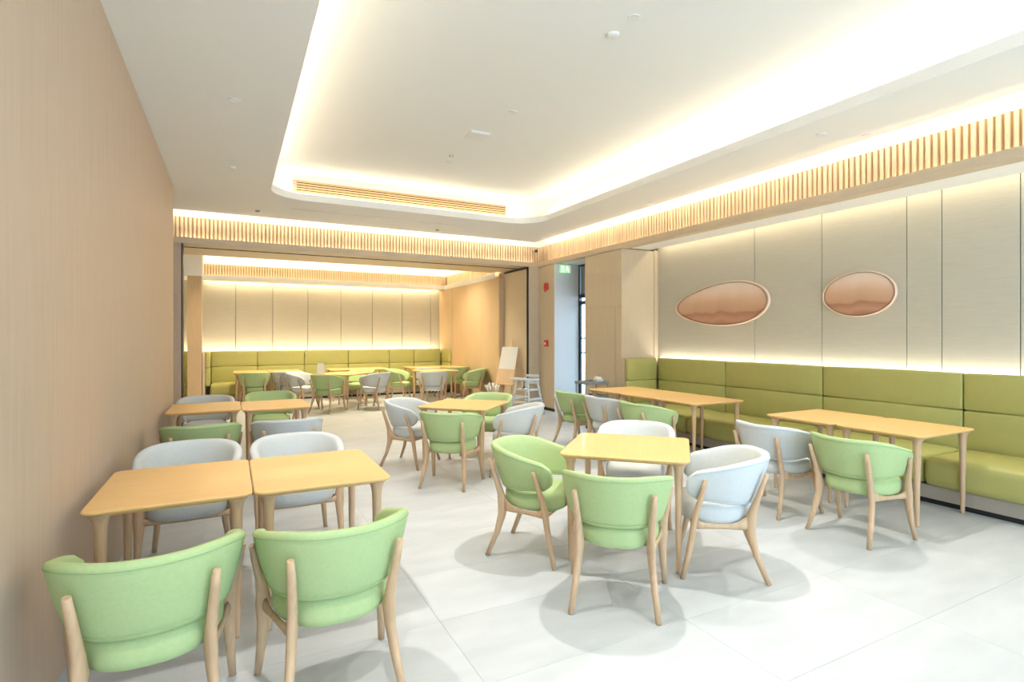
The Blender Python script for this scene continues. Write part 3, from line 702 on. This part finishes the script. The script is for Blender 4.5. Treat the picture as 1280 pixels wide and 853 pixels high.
        # cross rails follow below
for sy in (-1, 1): box('cross_rail', M['hcwood'], -.205, .205, sy*.185-.012, sy*.185+.012, .235, .275, hc, .003)
for sx in (-1, 1): box('side_rail', M['hcwood'], sx*.20-.012, sx*.20+.012, -.18, .18, .30, .34, hc, .003)
box('foot_rest', M['hcwood'], -.17, .17, -.20, -.12, .36, .38, hc, .004)
box('seat', M['hcwood'], -.17, .17, -.15, .16, .48, .51, hc, .005)
for sx in (-1, 1): box('arm_rest', M['hcwood'], sx*.165-.02, sx*.165+.02, -.19, .17, .68, .715, hc, .006)
box('tray', M['hcwood'], -.21, .17, -.30, -.12, .70, .735, hc, .008)
for z in (.60, .735): box('back_slat', M['hcwood'], -.14, .18, .13, .16, z, z+.05, hc, .006)
MB().tube([(-.02, -.12, .51), (-.02, -.13, .70)], .015, 8).build('crotch_post', M['hcwood'], hc)
MB().tube([(-.1, .0, .515), (0, -.09, .56), (.1, 0, .515)], [(.018, .004)]*3, 6).build('harness', M['darkgrey'], hc)

ea = empty('easel', (5.34, 10.55, 0), R(-64)); tag(ea, 'pale wooden easel holding a white sheet in front of the partition leaves', 'easel')
for sx in (-1, 1): MB().tube([(sx*.27, -.22, 0), (sx*.05, .16, 1.32)], [(.016, .012)]*2, 6).build('front_leg', M['sandwood'], ea)
MB().tube([(0, .24, 0), (0, .17, 1.28)], [(.014, .012)]*2, 6).build('rear_leg', M['sandwood'], ea)
MB().tube([(0, -.12, .30), (0, .22, 1.49)], [(.014, .010)]*2, 6).build('mast', M['sandwood'], ea)
box('ledge', M['sandwood'], -.28, .28, -.15, -.07, .50, .53, ea, .004)
sh = MB().box(-.22, .22, -.006, .006, 0, .50); sh = sh.build('sheet', M['paper'], ea, loc=(0, -.012, .84)); sh.rotation_euler = (R(-16), 0, 0)
wd = MB().box(-.23, .23, -.006, .006, 0, .33); wd = wd.build('lower_board', M['sandwood'], ea, loc=(0, -.10, .53)); wd.rotation_euler = (R(-16), 0, 0)
pb = empty('flower_pot', (4.90, 10.35, 0)); tag(pb, 'small pinkish pot of dried stems at the foot of the easel', 'pot')
MB().lathe([(.09, 0), (.14, .02), (.17, .22), (.18, .30), (.165, .30), (.15, .24), (.001, .23)], n=20).build('pot', M['pot'], pb)
st = MB()
for k in range(14):
    a = k*2.4; r = .05+.08*((k*5) % 7)/7; st.tube([(r*.4*cos(a), r*.4*sin(a), .22), (r*cos(a), r*sin(a), .38), (r*1.5*cos(a+.3), r*1.5*sin(a+.3), .50+.02*(k % 4))], [.005, .005, .018], 6)
st.build('dried_stems', M['paper'], pb)

tr = empty('service_trolley', (5.50, 7.62, 0), R(4)); tag(tr, 'grey service trolley behind the farther banquette tables', 'trolley')
for z in (.22, .50, .74): MB().box(-.24, .24, -.17, .17, z, z+.015).box(-.24, .24, -.17, -.16, z, z+.045).box(-.24, .24, .16, .17, z, z+.045).box(-.24, -.23, -.17, .17, z, z+.045).box(.23, .24, -.17, .17, z, z+.045).build('shelf', M['greytray'], tr)
for sx in (-1, 1):
    for sy in (-1, 1):
        MB().tube([(sx*.22, sy*.15, .06), (sx*.22, sy*.15, .78)], .012, 8).build('post', M['greytray'], tr)
        MB().lathe([(.005, -.012), (.028, -.012), (.03, 0), (.028, .012), (.005, .012)], n=12).build('caster', M['dark'], tr, loc=(sx*.22, sy*.15, .03)).rotation_euler = (R(90), 0, 0)
bs = empty('tissue_pack', (5.60, 7.60, .7555)); tag(bs, 'crumpled white tissue bundle lying on the grey trolley', 'tissue')
import mathutils
def crumple(c, r, seed, name, m, parent, sq=.7):
    rings = []
    for i in range(9):
        th = pi*i/8; row = []
        for k in range(14):
            a = 2*pi*k/14; d = mathutils.noise.noise((seed+1.7*cos(a)*sin(th), 1.7*sin(a)*sin(th), 1.7*cos(th)))
            rr = r*(1+.45*d); row.append((c[0]+rr*sin(th)*cos(a)+1e-5*k, c[1]+rr*sin(th)*sin(a), c[2]+sq*(rr*-cos(th)+r)))
        rings.append(row)
    return MB().loft(rings).build(name, m, parent)
crumple((0, 0, 0), .075, 3, 'tissue', M['paper'], bs); crumple((.09, .03, 0), .05, 8, 'fold', M['paper'], bs)
mc = empty('menu_card', (1.68, 12.17, .75), R(-30)); tag(mc, 'small white folded menu card standing on the square table in the second room', 'card')
MB().add([(-.075, -.05, 0), (.075, -.05, 0), (.075, 0, .23), (-.075, 0, .23), (-.075, .05, 0), (.075, .05, 0), (-.07, -.046, 0), (.07, -.046, 0)], [(0, 1, 2, 3), (3, 2, 5, 4)]).build('card', M['paper'], mc)
box('stand_foot', M['wplastic'], -.09, .09, -.055, .055, 0, .008, mc)
bg_ = empty('bag', (.42, 13.08, .487)); tag(bg_, 'dark bag lying on the seat of the green chair at the far left tables', 'bag')
crumple((-.06, 0, 0), .10, 5, 'body', M['darkgrey'], bg_, .55); MB().tube([(-.02, 0, .06), (.06, -.02, .10), (.14, 0, .07), (.16, .02, .02)], .01, 6).build('strap', M['darkgrey'], bg_)
